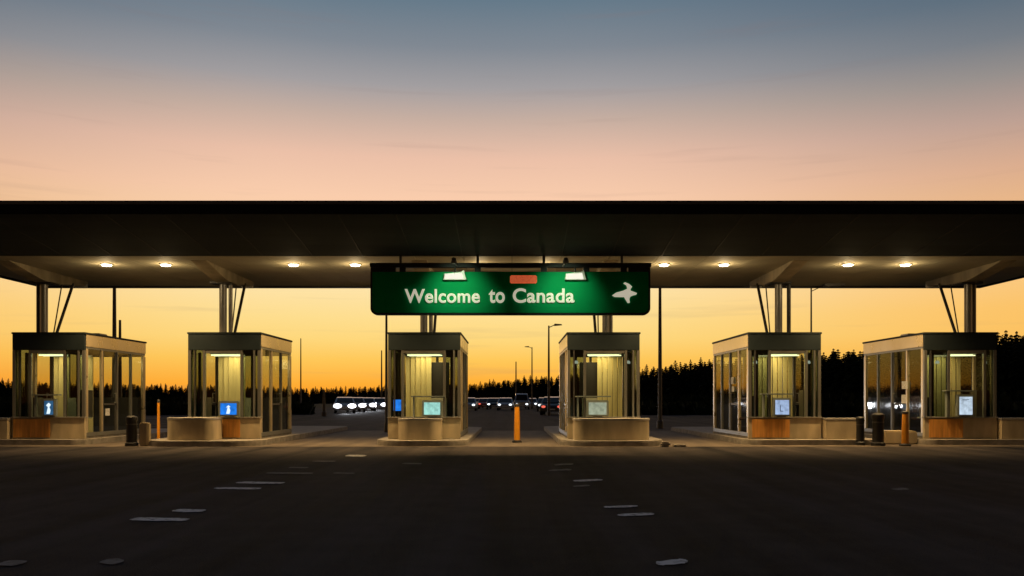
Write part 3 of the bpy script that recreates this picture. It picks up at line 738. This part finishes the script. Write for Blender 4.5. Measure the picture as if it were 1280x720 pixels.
# ------------------------------------------------------------ sky and sun
w = bpy.data.worlds.new('World'); sc.world = w; w.use_nodes = True; nt = w.node_tree
for n in list(nt.nodes): nt.nodes.remove(n)
out = nt.nodes.new('ShaderNodeOutputWorld'); bg = nt.nodes.new('ShaderNodeBackground'); bg2 = nt.nodes.new('ShaderNodeBackground'); addn = nt.nodes.new('ShaderNodeAddShader')
tc = nt.nodes.new('ShaderNodeTexCoord'); sep = nt.nodes.new('ShaderNodeSeparateXYZ'); nt.links.new(tc.outputs['Generated'], sep.inputs[0])
def ramp(stops):
    r = nt.nodes.new('ShaderNodeValToRGB'); mr = nt.nodes.new('ShaderNodeMapRange'); mr.inputs['From Max'].default_value = .5
    nt.links.new(sep.outputs['Z'], mr.inputs[0]); nt.links.new(mr.outputs[0], r.inputs[0])
    e = r.color_ramp.elements
    while len(e) > 1: e.remove(e[0])
    for k, (py, c) in enumerate(stops):
        z = math.sin(math.atan((H-py)/F))/.5 if py is not None else 1.
        el = e[0] if k == 0 else e.new(z)
        el.position = z; el.color = lin(c)+(1,)
    return r
rc = ramp([(500,(255,150,32)),(480,(255,174,54)),(450,(253,200,90)),(425,(253,215,124)),(400,(253,221,142)),(357,(253,227,170)),(300,(252,212,168)),(250,(249,204,172)),(200,(235,192,168)),
           (150,(198,174,161)),(110,(162,158,160)),(60,(128,136,146)),(0,(100,121,137)),(None,(80,98,118))])
re_ = ramp([(500,(240,130,40)),(480,(248,156,50)),(450,(250,182,80)),(425,(251,193,98)),(400,(251,194,104)),(357,(249,200,132)),(300,(236,184,132)),(250,(218,172,142)),(200,(186,158,146)),
           (150,(146,141,139)),(110,(114,122,131)),(60,(88,107,123)),(0,(68,93,116)),(None,(55,80,112))])
# blend by compass direction away from where the sun set
at2 = nt.nodes.new('ShaderNodeMath'); at2.operation = 'ARCTAN2'; nt.links.new(sep.outputs['X'], at2.inputs[0]); nt.links.new(sep.outputs['Y'], at2.inputs[1])
sh = nt.nodes.new('ShaderNodeMath'); sh.operation = 'ADD'; sh.inputs[1].default_value = .1; nt.links.new(at2.outputs[0], sh.inputs[0])
ab = nt.nodes.new('ShaderNodeMath'); ab.operation = 'ABSOLUTE'; nt.links.new(sh.outputs[0], ab.inputs[0])
mr = nt.nodes.new('ShaderNodeMapRange'); mr.interpolation_type = 'SMOOTHSTEP'; mr.inputs['From Min'].default_value = .15; mr.inputs['From Max'].default_value = .72
nt.links.new(ab.outputs[0], mr.inputs[0])
mx = nt.nodes.new('ShaderNodeMix'); mx.data_type = 'RGBA'; nt.links.new(mr.outputs[0], mx.inputs[0]); nt.links.new(rc.outputs[0], mx.inputs[6]); nt.links.new(re_.outputs[0], mx.inputs[7])
# away from the afterglow the whole sky is dimmer
mr2 = nt.nodes.new('ShaderNodeMapRange'); mr2.inputs['From Min'].default_value = .8; mr2.inputs['From Max'].default_value = 2.6; mr2.inputs['To Min'].default_value = 1; mr2.inputs['To Max'].default_value = .1
nt.links.new(ab.outputs[0], mr2.inputs[0]); 
zr = nt.nodes.new('ShaderNodeMapRange'); zr.inputs['From Min'].default_value = .45; zr.inputs['From Max'].default_value = .95; zr.inputs['To Min'].default_value = 1; zr.inputs['To Max'].default_value = .6
nt.links.new(sep.outputs['Z'], zr.inputs[0])
mm_ = nt.nodes.new('ShaderNodeMath'); mm_.operation = 'MULTIPLY'; nt.links.new(mr2.outputs[0], mm_.inputs[0]); nt.links.new(zr.outputs[0], mm_.inputs[1])
cm = nt.nodes.new('ShaderNodeMapping'); cm.inputs['Scale'].default_value = (2.2,2.2,42); cm.inputs['Location'].default_value = (1.7,.4,2.)
nt.links.new(tc.outputs['Generated'], cm.inputs[0])
cn = nt.nodes.new('ShaderNodeTexNoise'); cn.inputs['Scale'].default_value = 1.6; cn.inputs['Detail'].default_value = 6; nt.links.new(cm.outputs[0], cn.inputs['Vector'])
cmr = nt.nodes.new('ShaderNodeMapRange'); cmr.inputs['From Min'].default_value = .58; cmr.inputs['From Max'].default_value = .74; cmr.inputs['To Max'].default_value = .16; nt.links.new(cn.outputs[0], cmr.inputs[0])
cx_ = nt.nodes.new('ShaderNodeMix'); cx_.data_type = 'RGBA'; nt.links.new(cmr.outputs[0], cx_.inputs[0]); nt.links.new(mx.outputs[2], cx_.inputs[6]); cx_.inputs[7].default_value = (.25,.17,.16,1)
nt.links.new(cx_.outputs[2], bg.inputs[0]); nt.links.new(mm_.outputs[0], bg.inputs[1])
sky = nt.nodes.new('ShaderNodeTexSky'); sky.sky_type = 'NISHITA'; sky.sun_disc = False; sky.sun_elevation = R(.5); sky.sun_rotation = R(-5.); sky.air_density = 1.5
nt.links.new(sky.outputs[0], bg2.inputs[0]); bg2.inputs[1].default_value = .0025
nt.links.new(bg.outputs[0], addn.inputs[0]); nt.links.new(bg2.outputs[0], addn.inputs[1]); nt.links.new(addn.outputs[0], out.inputs[0])
sl = bpy.data.lights.new('sun', 'SUN'); sl.energy = .05; sl.angle = R(3); sl.color = (1,.6,.3)
so = bpy.data.objects.new('sun', sl); col.objects.link(so)
d = Vector((math.sin(R(-5)), math.cos(R(-5)), math.tan(R(1.5)))); so.rotation_euler = (-d).to_track_quat('-Z','Y').to_euler()

# ------------------------------------------------------------ camera, view
cd = bpy.data.cameras.new('camera'); cam = bpy.data.objects.new('camera', cd); col.objects.link(cam); sc.camera = cam
cd.sensor_width = 36; cd.lens = 36*F/1280; cd.shift_y = (H-360)/1280; cd.clip_end = 6000
cam.location = (0,0,CH); cam.rotation_euler = (R(90),0,0)
sc.view_settings.view_transform = 'Standard'; sc.view_settings.look = 'None'; sc.view_settings.exposure = 0; sc.view_settings.gamma = 1
